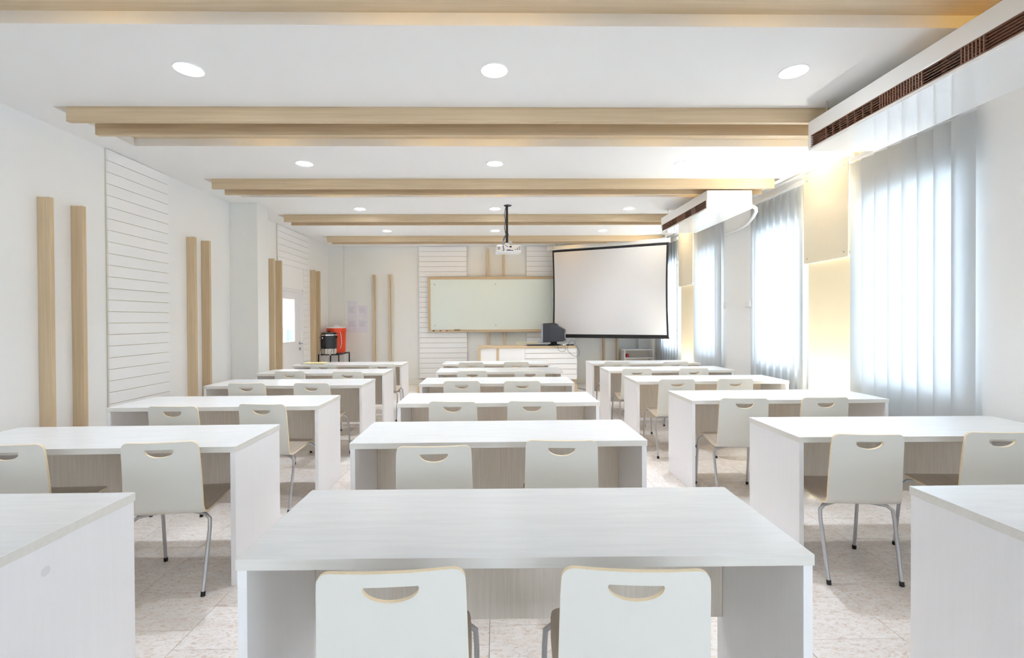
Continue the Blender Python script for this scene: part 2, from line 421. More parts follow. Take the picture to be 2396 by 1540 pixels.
window(7, (1.55, 2.35, 1.1, 2.3), 'y', 'right unseen window added behind the camera for soft light')

# ------------------------------------------------------------------ planked wall panels
PH = .1095
def planks(t, x0, x1, y0, y1, z0, z1, axis, hole=None, base_mat='plank'):
    """planks with recessed joints; hole = (u0, u1, z0, z1) is left free"""
    n = max(1, round((z1 - z0) / PH)); h = (z1 - z0) / n
    for i in range(n):
        a, b = z0 + i * h + .003, z0 + (i + 1) * h - .003
        u0, u1 = (y0, y1) if axis == 'x' else (x0, x1)
        spans = [(u0, u1)]
        if hole and b > hole[2] and a < hole[3]: spans = [(u0, hole[0]), (hole[1], u1)]
        for s0, s1 in spans:
            bb = (x0, x1, s0, s1, a, b) if axis == 'x' else (s0, s1, y0, y1, a, b)
            box_obj('plank', bb, M[base_mat], t)
t = thing('planked_panel', 'narrow white horizontal plank panel on the left wall, nearer the camera', 'wall panel', (XL, 4.75, 0))
b_ = box_obj('backing', (XL + .001, XL + .014, 4.352, 5.148, 0.005, ZC - .003), M['groove'])
def adopt(o, p): o.parent = p; o.matrix_parent_inverse = Matrix.Translation(-Vector(p.location)) if tuple(p.rotation_euler) == (0, 0, 0) else p.matrix_world.inverted(); return o
class Grp:
    """collect objects created at world coordinates and hang them under an Empty"""
    def __init__(s, t): s.t = t
    def __enter__(s): s.before = set(bpy.data.objects); return s.t
    def __exit__(s, *a):
        for o in set(bpy.data.objects) - s.before:
            if o.parent is None: o.parent = s.t; o.location = Vector(o.location) - Vector(s.t.location)
bpy.data.objects.remove(b_)
def placed(name, label, cat, loc, group=None, **kw): return Grp(thing(name, label, cat, loc, 0, group))
bpy.data.objects.remove(t)
with placed('planked_panel', 'narrow white horizontal plank panel on the left wall, nearer the camera', 'wall panel', (XL, 4.75, 0)):
    box_obj('backing', (XL + .001, XL + .014, 4.352, 5.148, .005, ZC - .003), M['groove'])
    planks(None, XL + .014, XL + .026, 4.35, 5.15, .003, ZC - .003, 'x')
DY0, DY1, DZ = 7.86, 8.70, 1.965
with placed('planked_panel', 'white horizontal plank panel framing the door on the left wall', 'wall panel', (XL, 8.3, 0)):
    HT = .003 + 22 * (ZC - .006) / 28
    q = MB()
    for a, b, c0, c1 in ((7.702, DY0, .005, ZC - .003), (DY1, 8.968, .005, ZC - .003), (DY0, DY1, DZ + .02, ZC - .003)):
        q.box(XL + .001, XL + .014, a, b, c0, c1, M['groove'])
    q.build('backing')
    planks(None, XL + .014, XL + .026, 7.70, 8.97, .003, ZC - .003, 'x', (DY0, DY1, 0, HT))
    box_obj('blank_board', (XL + .014, XL + .024, DY0 + .002, DY1 - .002, DZ + .02, HT - .002), M['plank'])
for (a, b, lab) in ((-1.668, -.63, 'white horizontal plank panel on the back wall behind the left half of the board'),
                    (.68, 1.72, 'white horizontal plank panel on the back wall between board and projection screen')):
    with placed('planked_panel', lab, 'wall panel', ((a + b) / 2, YB, 0)):
        box_obj('backing', (a + .002, b - .002, YB - .035, YB - .015, .145, ZC - .003), M['grout'])
        planks(None, a, b, YB - .050, YB - .035, .145, ZC - .003, 'y')

# door
d = bpy.data.objects.new('door_1', None); COL.objects.link(d); d.location = (XL - .03, DY0, 0)
struct(d, 'white door with a tall glass pane in the left wall')
q = MB(); k = .05
q.bbox(XL - .08, XL + .012, DY0, DY0 + .03, 0, DZ, M['door']); q.bbox(XL - .08, XL + .012, DY1 - .03, DY1, 0, DZ, M['door']); q.bbox(XL - .08, XL + .012, DY0 + .03, DY1 - .03, DZ - .03, DZ, M['door'])
o = q.build('door_frame', d); o.location = -Vector(d.location)
q = MB(); lx0, lx1 = XL - .055, XL - .015; py0, py1, pz0, pz1 = 7.93, 8.40, 1.05, 1.80
q.box(lx0, lx1, DY0 + .032, py0, .005, DZ - .032, M['door']); q.box(lx0, lx1, py1, DY1 - .032, .005, DZ - .032, M['door'])
q.box(lx0, lx1, py0, py1, .005, pz0, M['door']); q.box(lx0, lx1, py0, py1, pz1, DZ - .032, M['door'])
q.bbox(lx1, lx1 + .006, py0 + .02, py1 + .10, .2, .85, M['door'], .003)
o = q.build('door_leaf', d); o.location = -Vector(d.location)
q = MB(); q.box(XL - .037, XL - .033, py0, py1, pz0, pz1, M['glass']); o = q.build('pane', d); o.location = -Vector(d.location)
q = MB(); q.tube([(XL - .015, 8.60, 1.0), (XL + .035, 8.60, 1.0), (XL + .04, 8.60, 1.0), (XL + .04, 8.50, 1.0)], .009, M['steel'], 10)
q.lathe([(.024, 0), (.024, .008)], M['steel'], 16, (XL - .015, 8.60, 1.0), 'x'); q.lathe([(.022, 0), (.022, .02)], M['steel'], 16, (XL - .015, 8.60, .90), 'x')
o = q.build('door_handle', d); o.location = -Vector(d.location)
tag(box_obj('notice_board', (-4.23, -4.20, 9.41, 10.1, 0, 1.246), M['cyan'], bev=.004), 'turquoise board seen through the glass of the door', 'board')

# ------------------------------------------------------------------ wooden fins on the walls
ORD = ['nearest', 'second', 'third', 'fourth', 'fifth', 'sixth', 'seventh', 'farthest']
for i, y0 in enumerate((3.71, 4.0, 5.47, 5.74, 7.39, 7.65, 9.07, 9.315)):
    o = box_obj('wall_fin', (XL, XL + .10, y0, y0 + .038, .13, 2.41), M['finv'], bev=.003)
    tag(o, f'{ORD[i]} upright maple fin on the left wall', 'wall fin', 'upright wooden fins along the left wall')
for xc, lab in ((-2.645, 'left upright maple fin on the back wall beside the paper sheets'), (-2.305, 'right upright maple fin between the paper sheets and the plank panel'),
                (2.37, 'left upright maple fin under the projection screen'), (2.665, 'right upright maple fin beside the low shelf unit')):
    tag(box_obj('wall_fin', (xc - .019, xc + .019, YB - .10, YB, .13, 2.41), M['finv'], bev=.003), lab, 'wall fin', 'upright wooden fins on the back wall')
for xc, s in ((-.165, 'left'), (.185, 'right')):
    tag(box_obj('wall_fin', (xc - .019, xc + .019, YB - .10, YB, .15, 2.97), M['finv'], bev=.003),
        f'{s} upright maple fin running behind the middle of the board', 'wall fin', 'upright wooden fins on the back wall')

# ------------------------------------------------------------------ blinds, pilasters on the right wall
def blind(y0, y1, ang, label, z0=.12, z1=2.90, flip=False):
    t = thing('vertical_blind', label, 'blind', (3.395, (y0 + y1) / 2, z0), 0, 'vertical blinds along the right wall')
    n = round((y1 - y0) / .14); L = y1 - y0
    box_obj('headrail', (-.022, .022, -L / 2, L / 2, z1 - z0, z1 - z0 + .04), M['rail'], t, bev=.004)
    q = MB(); hw = .075; prof = [(-hw, 0), (-hw * .5, .006), (0, .008), (hw * .5, .006), (hw, 0)]
    vs = []; fs = []
    for z in (0, z1 - z0 - .012):
        for (u, v) in prof: vs.append((v, u, z))
    for i in range(4): fs.append([i, i + 1, i + 6, i + 5])
    q.add(vs, fs, M['blind'], True); me = q.mesh('slat')
    for i in range(n):
        yy = -L / 2 + (i + .5) * L / n
        new_obj('slat', me, t, (0, yy, 0), (0, 0, -R(ang + random.uniform(-1.5, 1.5))))
    return t
blind(3.23, 4.345, -12, 'nearest vertical blind, slats closed, in front of the grey end of the right wall')
blind(5.03, 6.12, 14, 'second vertical blind, slats open and letting in daylight')
blind(6.92, 7.83, -12, 'third vertical blind, slats closed, past the far air conditioner')
blind(8.52, 9.76, 14, 'farthest vertical blind, slats open, beside the projection screen')
def pilaster(y0, y1, label):
    with placed('lit_wall_panel', label, 'wall panel', (XR, (y0 + y1) / 2, 0), 'cream lit panels between the blinds'):
        box_obj('lower_panel', (3.43, XR, y0, y1, .08, 3.0), M['cream'], bev=.002)
        box_obj('upper_sheet', (3.375, 3.381, y0 + .005, y1 - .005, 2.01, 2.975), M['sheet'])
        q = MB(); q.box(3.400, 3.428, y0 + .04, y1 - .04, 2.955, 2.975, M['case']); q.box(3.402, 3.426, y0 + .05, y1 - .05, 2.9755, 2.979, M['washer']); q.box(3.402, 3.426, y0 + .05, y1 - .05, 2.951, 2.9545, M['washer'])
        q.box(3.400, 3.428, y0 + .04, y1 - .04, 2.01, 2.025, M['case']); q.build('light_bar')
        q = MB()
        for yy in (y0 + .06, y1 - .06):
            for zz in (2.06, 2.90): q.tube([(3.43, yy, zz), (3.372, yy, zz)], .008, M['steel'], 8)
        q.build('stand_off')
        for yy in (y0 + .12, y1 - .12):
            q = MB(); q.lathe([(.05, 0), (.05, .05), (.042, .06)], M['case'], 20, (3.33, yy, .0)); q.lathe([(.04, .058), (.0, .062)], M['washer'], 20, (3.33, yy, .0)); q.build('added_uplight')  # made-up lamps, added to brighten the lower panel from below
pilaster(4.36, 5.01, 'cream lit panel between the nearest and second blinds')
pilaster(7.85, 8.48, 'cream lit panel between the third and farthest blinds')
def spot(loc, target, W, col, size, blend=.6, rad=.05):
    d_ = bpy.data.lights.new('lamp_beam', 'SPOT'); d_.energy = W; d_.color = col; d_.spot_size = R(size); d_.spot_blend = blend; d_.shadow_soft_size = rad
    o = bpy.data.objects.new('lamp_beam', d_); COL.objects.link(o); o.location = loc
    o.rotation_euler = (Vector(target) - Vector(loc)).to_track_quat('-Z', 'Y').to_euler(); return o
for yc, s in ((4.68, 1.0), (8.16, .6)):
    spot((3.36, yc, 2.93), (2.4, yc + .25, ZC), 19 * s, (1, .90, .72), 150, 1.0, .02)
    spot((3.405, yc, 2.945), (3.405, yc, 2.0), 90 * s, (1, .86, .62), 150, 1.0, .01)
    spot((3.31, yc, .12), (3.43, yc, 1.1), 110 * s, (1, .97, .88), 100, 1.0, .04)  # beam of the added uplights, whitens the lower panel

# ------------------------------------------------------------------ recessed downlights
def downlight(x, y, lab, dim=1):
    t = thing('ceiling_downlight', lab, 'downlight', (x, y, ZC), 0, 'recessed round downlights')
    q = MB(); q.lathe([(.074, -.002), (.086, -.006), (.090, -.001), (.090, .0)], M['wframe'], 28); q.build('trim_ring', t)
    q = MB(); q.lathe([(.0, -.014), (.04, -.012), (.066, -.005), (.074, -.001)], M['lamp'], 24); q.build('bulb', t)
    l = spot((x, y, ZC - .03), (x, y, 0), LAMP_W * dim, (.79, .885, 1.0), 104, 1.0, .05); return t
for i, y in enumerate((2.99, 4.77, 6.71, 8.36)):
    for x, s in ((-1.95, 'left'), (0, 'middle'), (1.95, 'right')):
        downlight(x, y, f"lit round downlight, {s} one of the {['nearest', 'second', 'third', 'farthest'][i]} row on the ceiling", .45 if (i == 3 and x) else 1)

# ------------------------------------------------------------------ air conditioners
def ac(x0, x1, y0, y1, label, pipe=False):
    z0, z1 = 2.70, 2.92
    with placed('ceiling_air_conditioner', label, 'air conditioner', ((x0 + x1) / 2, (y0 + y1) / 2, z0), 'hanging air conditioners') as t:
        q = MB(); L = y1 - y0; gz0, gz1, ya, yb = z0 + .021, z0 + .110, y0 + .03, y1 - .03
        q.bbox(x0, x1, y0, y1, gz1, z1, M['acw'], .004)
        q.bbox(x0, x1, y0, y1, z0, gz0, M['acw'], .006)
        q.box(x0, x1, y0, ya, gz0, gz1, M['acw']); q.box(x0, x1, yb, y1, gz0, gz1, M['acw']); q.box(x0 + .10, x1, ya, yb, gz0, gz1, M['acw'])
        q.box(x1 - .02, x1, ya, yb, gz0, gz1, M['acw'])
        q.build('cabinet')
        g = MB(); g.box(x0 + .094, x0 + .099, ya, yb, gz0, gz1, M['acdark'])
        for k in range(6):
            z = gz0 + .003 + k * (gz1 - gz0 - .008) / 5
            g.box(x0 + .004, x0 + .018, ya, yb, z - .0012, z + .0012, M['acbrown'])
        g.box(x0, x0 + .02, ya, yb, gz0, gz0 + .004, M['acbrown']); g.box(x0, x0 + .02, ya, yb, gz1 - .004, gz1, M['acbrown'])
        # closed stretches, fluted stretches, open stretches
        W = yb - ya
        for a, b, kind in ((0, .10, 'c'), (.10, .21, 'c2'), (.21, .28, 'f'), (.34, .36, 'd'), (.42, .60, 'f'), (.90, .955, 'c2'), (.955, 1, 'c')):
            A, B = ya + a * W, ya + b * W
            g.box(x0 + .020, x0 + .026, A, B, gz0, gz1, M['acbrown'])
            if kind == 'f':
                nn = int((B - A) / .018)
                for j in range(nn + 1):
                    yy = A + j * (B - A) / nn; g.box(x0 + .001, x0 + .016, yy - .003, yy + .003, gz0, gz1, M['acbrown'])
        for j in range(8):
            yy = ya + (.60 + .30 * j / 7) * W; g.box(x0 + .002, x0 + .016, yy - .002, yy + .002, gz0, gz1, M['acbrown'])
        o = g.build('grille'); o['kind'] = 'stuff'; o['label'] = 'dark brown louvred grille'
        for yy in (y0 + .12, y1 - .12):
            for xx in (x0 + .06, x1 - .06):
                q = MB(); q.tube([(xx, yy, z1 - .002), (xx, yy, ZC)], .004, M['steel'], 8); q.build('hanger_rod')
        if pipe:
            q = MB(); q.tube([(x1 - .01, y0 + .12, z0 + .06), (x1 + .10, y0 + .10, z0 + .05), (x1 + .22, y0 + .3, z0 + .02), (XR - .03, y0 + .95, z0 - .02), (XR - .03, y0 + 1.5, z0 - .03)], .022, M['rail'], 10, sub=1); q.build('pipe')
ac(2.405, 2.935, 1.88, 3.515, 'white hanging air conditioner nearer the camera, long brown grille')
ac(2.475, 3.005, 5.36, 6.86, 'white hanging air conditioner farther off, its blank end facing the camera', True)

# small wall fittings between second and third blinds
t = thing('pull_cord', 'thin white blind cord with a pull weight on the right wall', 'cord', (3.40, 6.80, 1.62))
q = MB(); q.tube([(0, 0, .03), (.002, 0, .6), (0, 0, 1.25)], .004, M['case'], 6); q.build('cord', t)
q = MB(); q.lathe([(.004, .05), (.016, .03), (.018, -.04), (.010, -.06), (0, -.06)], M['case'], 12); q.build('weight', t)
tag(box_obj('wall_switch', (XR - .014, XR, 6.22, 6.36, 1.58, 1.66), M['white'], bev=.003), 'small white switch plate on the right wall beside the second blind', 'switch')

# ------------------------------------------------------------------ tables
TWD, TDP = 1.635, .53
SMY, SMZ = -.095, .636
def table_mesh():
    hw, hd = TWD / 2, TDP / 2; r = {}
    q = MB(); q.bbox(-hw, hw, -hd, hd, .718, .75, M['tedge'], .0015, M['ttop']); r['table_top'] = q.mesh('table_top')
    for k in ('a', 'b'):
        s = -1 if k == 'a' else 1; x0, x1 = sorted((s * (hw - .003), s * (hw - .030)))
        q = MB(); q.bbox(x0, x1, -hd + .004, hd - .004, 0.001, .7175, M['tside'], .0015); r['side' + k] = q.mesh('side_panel')
    q = MB(); q.bbox(-hw + .031, hw - .031, hd - .050, hd - .032, .262, .7175, M['modest'], .0012); r['modest'] = q.mesh('modesty_panel')
    return r
TM = table_mesh()
def table(x, y, rz, label, tint=None):
    t = thing('classroom_table', label, 'table', (x, y, 0), R(rz), 'long white classroom tables')
    new_obj('table_top', TM['table_top'], t); new_obj('side_panel', TM['sidea'], t); new_obj('side_panel', TM['sideb'], t)
    new_obj('modesty_panel', TM['modest'], t); return t
TAB = {'left': [(-2.235, 1.565, 0), (-2.215, 2.735, .8), (-2.215, 3.90, .3), (-2.205, 5.07, -.3), (-2.235, 6.15, -.3), (-2.23, 7.22, -.5)],
       'middle': [(.085, 1.56, -.5), (.015, 2.79, .3), (.02, 3.975, .1), (.012, 5.11, -.3), (.045, 6.185, .5), (0, 7.235, 0)],
       'right': [(2.46, 1.545, .3), (2.525, 2.82, -.8), (2.42, 4.01, -.1), (2.325, 5.16, -.5), (2.275, 6.21, -.3), (2.265, 7.16, -.5)]}
ROWW = ['front', 'second', 'third', 'fourth', 'fifth', 'farthest']
for side, L in TAB.items():
    for i, (x, y, rz) in enumerate(L):
        lab = {('left', 0): 'white table cut off at the bottom left corner of the picture',
               ('middle', 0): 'large white table front and centre, nearest to the camera',
               ('right', 0): 'white table cut off at the bottom right corner of the picture'}.get((side, i),
               f'long white table in the {side} column, {ROWW[i]} row from the camera')
        table(x, y, rz, lab)
t1l = [o for o in bpy.data.objects if o.get('label', '').endswith('bottom left corner of the picture')][0]
q = MB(); q.lathe([(.016, 0), (.013, .0006), (0, .0007)], M['smudge'], 18, (TWD / 2 - .003, SMY, SMZ), 'x'); q.build('grey_mark', t1l)
# ------------------------------------------------------------------ chairs
def shell_part(name, outline, hole, prof, wfun, mats, curve=.014, th=.011, step=.022, closed_edges=None):
    """outline/hole in (u, s); maps to 3-D by prof(s) -> (y, z, ny, nz)"""
    pts = [Vector(p) for p in outline]; ed = [(i, (i + 1) % len(outline)) for i in range(len(outline))]
    n0 = len(pts)
    if hole:
        pts += [Vector(p) for p in hole]; ed += [(n0 + i, n0 + (i + 1) % len(hole)) for i in range(len(hole))]
    def inside(p, poly):
        c_ = False
        for i in range(len(poly)):
            a, b = poly[i], poly[i - 1]
            if (a[1] > p[1]) != (b[1] > p[1]) and p[0] < (b[0] - a[0]) * (p[1] - a[1]) / (b[1] - a[1]) + a[0]: c_ = not c_
        return c_
    def far(p, poly, d):
        for i in range(len(poly)):
            a, b = Vector(poly[i]), Vector(poly[i - 1]); ab = b - a; t_ = max(0, min(1, (Vector(p) - a).dot(ab) / max(ab.length_squared, 1e-12)))
            if (Vector(p) - a - ab * t_).length < d: return False
        return True
    u0 = min(p[0] for p in outline); u1 = max(p[0] for p in outline); s0 = min(p[1] for p in outline); s1 = max(p[1] for p in outline)
    s = s0 + step / 2
    while s < s1:
        u = u0 + step / 2
        while u < u1:
            if inside((u, s), outline) and far((u, s), outline, step * .45) and (not hole or (not inside((u, s), hole) and far((u, s), hole, step * .45))): pts.append(Vector((u, s)))
            u += step * 1.4
        s += step
    v2, e2, f2, ov, oe, of = delaunay_2d_cdt(pts, ed, [], 0, 1e-6)
    faces = []
    for fc in f2:
        cx = sum(v2[i][0] for i in fc) / len(fc); cy = sum(v2[i][1] for i in fc) / len(fc)
        if inside((cx, cy), outline) and not (hole and inside((cx, cy), hole)): faces.append(list(fc))
    half = max(abs(u0), abs(u1))
    def m3(p, off):
        y, z, ny, nz = prof(p[1]); b = curve * ((p[0] / half) ** 2) * wfun(p[1])
        return (p[0], y + ny * (b + off), z + nz * (b + off))
    n = len(v2); vs = [m3(p, 0) for p in v2] + [m3(p, th) for p in v2]
    cnt = {}
    for fc in faces:
        for i in range(len(fc)):
            k = (fc[i], fc[(i + 1) % len(fc)]); cnt[k] = 1
    q = MB(); q.add(vs, [fc for fc in faces], mats[0], True); q2 = [[i + n for i in fc][::-1] for fc in faces]
    rim = []
    for (a, b) in cnt:
        if (b, a) not in cnt:
            if closed_edges and closed_edges(v2[a], v2[b]): continue
            rim.append([a, b, b + n, a + n])
    k = q.mi(mats[1])
    for fc in q2: q.f.append(fc); q.m.append(k); q.sm.append(True)
    k = q.mi(mats[2])
    for fc in rim: q.f.append(fc); q.m.append(k); q.sm.append(False)
    me = bpy.data.meshes.new(name); me.from_pydata(q.v, [], q.f)
    for m in q.mats: me.materials.append(m)
    me.polygons.foreach_set('material_index', q.m); me.polygons.foreach_set('use_smooth', q.sm); me.update()
    bm = bmesh.new(); bm.from_mesh(me); bmesh.ops.recalc_face_normals(bm, faces=bm.faces[:]); bm.to_mesh(me); bm.free()
    me.set_sharp_from_angle(angle=R(45))
    return me
# side profile of the ply shell: s runs down the back, round the bend and along the seat (chair faces +y)
PROF = []
def build_profile():
    P = [Vector((-.040, .808)), Vector((-.024, .70)), Vector((-.008, .56)), Vector((-.002, .47)), Vector((.010, .432)), Vector((.045, .414)), Vector((.12, .422)), Vector((.24, .440)), Vector((.34, .447)), Vector((.385, .440))]
    for _ in range(3):
        Q = [P[0]]
        for a, b in zip(P[:-1], P[1:]): Q += [a.lerp(b, .25), a.lerp(b, .75)]
        P = Q + [P[-1]]
    s = 0; out = [(0, P[0])]
    for a, b in zip(P[:-1], P[1:]): s += (b - a).length; out.append((s, b))
    return out
PROF = build_profile(); STOT = PROF[-1][0]
def prof(s):
    s = max(0, min(STOT, s)); i = 0
    while i < len(PROF) - 2 and PROF[i + 1][0] < s: i += 1
    (a, p), (b, q_) = PROF[i], PROF[i + 1]; t_ = (s - a) / max(b - a, 1e-9); pt = p.lerp(q_, t_); d_ = (q_ - p).normalized()
    return pt.x, pt.y, -d_.y, d_.x      # normal towards the sitter
SB = .42       # length of the backrest part
def halfw(s):
    if s < SB: return .181 + .008 * min(1, s / .30)
    return .189 + .006 * min(1, (s - SB) / .15) - .008 * max(0, (s - SB - .2) / .2)
def corner(cx, cs, r, a0, a1, n=6):
    return [(cx + r * math.cos(R(a0 + (a1 - a0) * i / n)), cs + r * math.sin(R(a0 + (a1 - a0) * i / n))) for i in range(n + 1)]
rr = .034
out = corner(.181 - rr, rr, rr, -90, 0)
out += [(halfw(s), s) for s in [SB * k / 12 for k in range(2, 13)]]
out += [(u, SB) for u in (.12, .06, 0, -.06, -.12)]
out += [(-halfw(s), s) for s in [SB * k / 12 for k in range(12, 1, -1)]]
out += corner(-.181 + rr, rr, rr, 180, 270)
out += [(u, 0) for u in (-.10, -.05, 0, .05, .10)]
hs0 = .036; hole = [(-.066, hs0), (-.04, hs0), (0, hs0), (.04, hs0), (.066, hs0), (.0685, hs0 + .006)]
hole += [(.0685 * math.cos(R(a)), hs0 + .006 + .037 * math.sin(R(a))) for a in range(12, 180, 12)] + [(-.0685, hs0 + .006)]
back_me = shell_part('backrest', out, hole, prof, lambda s: max(0, 1 - s / (SB * .95)), (M['shell'], M['seat'], M['ply']), closed_edges=lambda a, b: abs(a[1] - SB) < 1e-4 and abs(b[1] - SB) < 1e-4)
SE = STOT
out2 = [(-halfw(SB), SB)] + [(u, SB) for u in (-.12, -.06, 0, .06, .12)] + [(halfw(SB + k * .04), SB + k * .04) for k in range(0, int((SE - SB - .05) / .04) + 1)]
hwE = halfw(SE); out2 += corner(hwE - .045, SE - .045, .045, 0, 90) + corner(-hwE + .045, SE - .045, .045, 90, 180)
out2 += [(-halfw(SB + k * .04), SB + k * .04) for k in range(int((SE - SB - .05) / .04), 0, -1)]
seat_me = shell_part('seat', out2, None, prof, lambda s: 0, (M['shell'], M['seat'], M['ply']), closed_edges=lambda a, b: abs(a[1] - SB) < 1e-4 and abs(b[1] - SB) < 1e-4)
def chair_leg(s, front):
    q = MB()
    if front: pts = [(s * .05, .30, .424), (s * .165, .335, .428), (s * .205, .352, .415), (s * .210, .362, .36), (s * .216, .40, .012)]
    else: pts = [(s * .05, .12, .405), (s * .140, .085, .400), (s * .188, .070, .392), (s * .194, .062, .345), (s * .186, .0, .012)]
    P = [Vector(p) for p in pts]
    mid = [P[0], P[1].lerp(P[0], .3), P[1].lerp(P[2], .5), P[2].lerp(P[3], .35), P[3].lerp(P[4], .06), P[3].lerp(P[4], .5), P[4]]
    q.tube(mid, .0095, M['steel'], 10)
    me = q.mesh('leg'); f_ = MB(); d_ = (P[4] - P[3]).normalized(); f_.tube([P[4] - d_ * .012, P[4] + d_ * .0115], .0112, M['rubber'], 10)
    return me, f_.mesh('rubber_foot')
LEGS = [chair_leg(s, fr) for fr in (True, False) for s in (-1, 1)]
q = MB(); q.bbox(-.06, .06, .10, .33, .396, .408, M['steel'], .003); q.tube([(-.05, .30, .424), (.05, .30, .424)], .0095, M['steel'], 8); q.tube([(-.05, .12, .405), (.05, .12, .405)], .0095, M['steel'], 8); seatframe_me = q.mesh('seat_frame')
proto = None
def chair(x, y, rz, label):
    global proto, ptree
    if proto is None:
        t = thing('plywood_chair', label, 'chair', (x, y, 0), R(rz), 'cream plywood chairs at the tables')
        new_obj('backrest', back_me, t); new_obj('seat', seat_me, t)['label'] = 'beige seat of the cream chair'; new_obj('seat_frame', seatframe_me, t)
        for lm, fm in LEGS: l = new_obj('leg', lm, t); new_obj('rubber_foot', fm, l)
        proto = t; ptree = tree_of(t); return t
    t = copy_tree(proto, ptree); t.location = (x, y, 0); t.rotation_euler = (0, 0, R(rz)); t['label'] = label; return t
# (x of the top of the back, y of the top of the back, turn) per chair, by column and row
CH = {('middle', 0): [(-.258, 1.113, 3.0), (.338, 1.105, -4.0)],
      ('left', 1): [(-2.446, 2.32, 2), (-1.700, 2.34, 6)], ('middle', 1): [(-.303, 2.222, 2), (.329, 2.308, -3)], ('right', 1): [(1.950, 2.368, -4), (2.677, 2.385, -3)],
      ('left', 2): [(-2.33, 3.341, -2), (-1.723, 3.40, -6)], ('middle', 2): [(-.328, 3.438, -6), (.264, 3.429, -6)], ('right', 2): [(1.898, 3.482, -4), (2.534, 3.49, 0)],
      ('left', 3): [(-2.45, 4.55, 0), (-1.808, 4.527, -4)], ('middle', 3): [(-.344, 4.60, 0), (.26, 4.57, 0)], ('right', 3): [(1.828, 4.61, -1), (2.422, 4.61, 0)],
      ('left', 4): [(-2.503, 5.62, 0), (-1.771, 5.52, 1)], ('middle', 4): [(-.284, 5.51, 0), (.403, 5.47, 0)], ('right', 4): [(1.729, 5.62, -2), (2.436, 5.62, 0)],
      ('left', 5): [(-2.422, 6.50, 0), (-1.59, 6.45, 0)], ('middle', 5): [(-.358, 6.61, 0), (.292, 6.63, 0)], ('right', 5): [(1.738, 6.59, -1), (2.566, 6.53, 0)]}
for (side, i), L in CH.items():
    for k, (x, y, rz) in enumerate(L):
        a = R(rz); ox, oy = x - math.sin(a) * .04, y + math.cos(a) * .04
        s = 'left' if k == 0 else 'right'
        lab = f'{s} cream chair at the large front centre table' if i == 0 else f'{s} of two cream chairs at the {side} table, {ROWW[i]} row from the camera'
        chair(ox, oy, rz, lab)

# ------------------------------------------------------------------ dais, desk and what stands on it
with placed('teaching_dais', 'low pale wooden platform under the desk at the back wall', 'platform', (.03, 9.55, 0)):
    box_obj('deck', (-1.53, 1.59, 9.02, YB - .015, .118, .14), M['tedge'], bev=.002)
    box_obj('riser', (-1.53, 1.59, 9.0, 9.02, .001, .14), M['fin'], bev=.002)
    q = MB(); q.box(-1.53, -1.51, 9.02, YB - .015, .001, .117, M['fin']); q.build('side_board')
    q = MB(); q.box(1.57, 1.59, 9.02, YB - .015, .001, .117, M['fin']); q.build('side_board')
DX0, DX1, DYf, DYr, DT = -.345, 1.595, 9.05, 9.55, .897
with placed('teacher_desk', 'white teacher desk with maple rim and planked front', 'desk', (.64, 9.3, .14)):
    box_obj('desk_top', (DX0, DX1, DYf - .01, DYr, DT - .04, DT), M['fin'], bev=.002)
    for a, b in ((DX0, DX0 + .045), (.010, .061), ):
        box_obj('upright', (a, b, DYf - .005, DYf + .04, .1405, DT - .0405), M['finv'], bev=.002)
    box_obj('leg', (1.54, 1.585, DYf + .03, DYf + .08, .1405, .24), M['finv'], bev=.002)
    box_obj('leg', (1.54, 1.585, DYr - .06, DYr - .01, .1405, .24), M['finv'], bev=.002)
    box_obj('leg', (DX0, DX0 + .045, DYr - .06, DYr - .01, .1405, DT - .0405), M['finv'], bev=.002)
    box_obj('front_panel', (DX0 + .046, .009, DYf + .012, DYf + .028, .235, DT - .0405), M['plank'])
    box_obj('front_panel', (.062, .568, DYf + .006, DYf + .024, .235, DT - .0405), M['plank'])
    box_obj('backing', (.57, 1.590, DYf + .013, DYf + .028, .235, DT - .041), M['grout'])
    n = 6; h = (DT - .0405 - .235) / n
    for i in range(n): box_obj('plank', (.57, 1.592, DYf, DYf + .0125, .235 + i * h + .004, .235 + (i + 1) * h - .004), M['plank'])
    box_obj('end_panel', (1.575, 1.592, DYf + .03, DYr - .02, .24, DT - .0405), M['plank'])
# CRT monitor
t = thing('crt_monitor', 'bulky dark grey tube monitor turned sideways on the desk', 'monitor', (1.165, 9.26, DT), R(-106))
def rsec(y, hw, z0, z1, r=.02):
    pts = []
    for cx, cz, a0 in ((hw - r, z0 + r, -90), (hw - r, z1 - r, 0), (-hw + r, z1 - r, 90), (-hw + r, z0 + r, 180)):
        for k in range(4): a = R(a0 + 30 * k); pts.append((cx + r * math.cos(a), y, cz + r * math.sin(a)))
    return pts
q = MB(); q.loft([rsec(-.215, .205, .065, .44), rsec(-.19, .208, .062, .445), rsec(-.185, .208, .062, .445)], M['bezel']); q.build('bezel', t)
q = MB(); q.loft([rsec(-.217, .165, .10, .40), rsec(-.214, .17, .095, .405)], M['crtglass']); q.build('tube_face', t)
q = MB(); q.loft([rsec(-.185, .202, .066, .442), rsec(-.04, .195, .07, .435), rsec(.0, .185, .075, .43), rsec(.12, .14, .085, .375), rsec(.20, .12, .09, .335), rsec(.225, .11, .10, .32)], M['crt'])
q.loft([rsec(-.17, .12, .40, .447, .01), rsec(.0, .12, .40, .450, .01), rsec(.07, .10, .36, .425, .01), rsec(.09, .09, .35, .40, .01)], M['crt']); q.build('housing', t)
q = MB(); q.lathe([(.13, 0), (.135, .012), (.12, .022), (.07, .03), (.06, .07)], M['crt'], 24); q.build('swivel_base', t)
q = MB(); q.box(-.05, .05, .224, .229, .14, .26, M['grey']); q.build('rear_socket_plate', t)
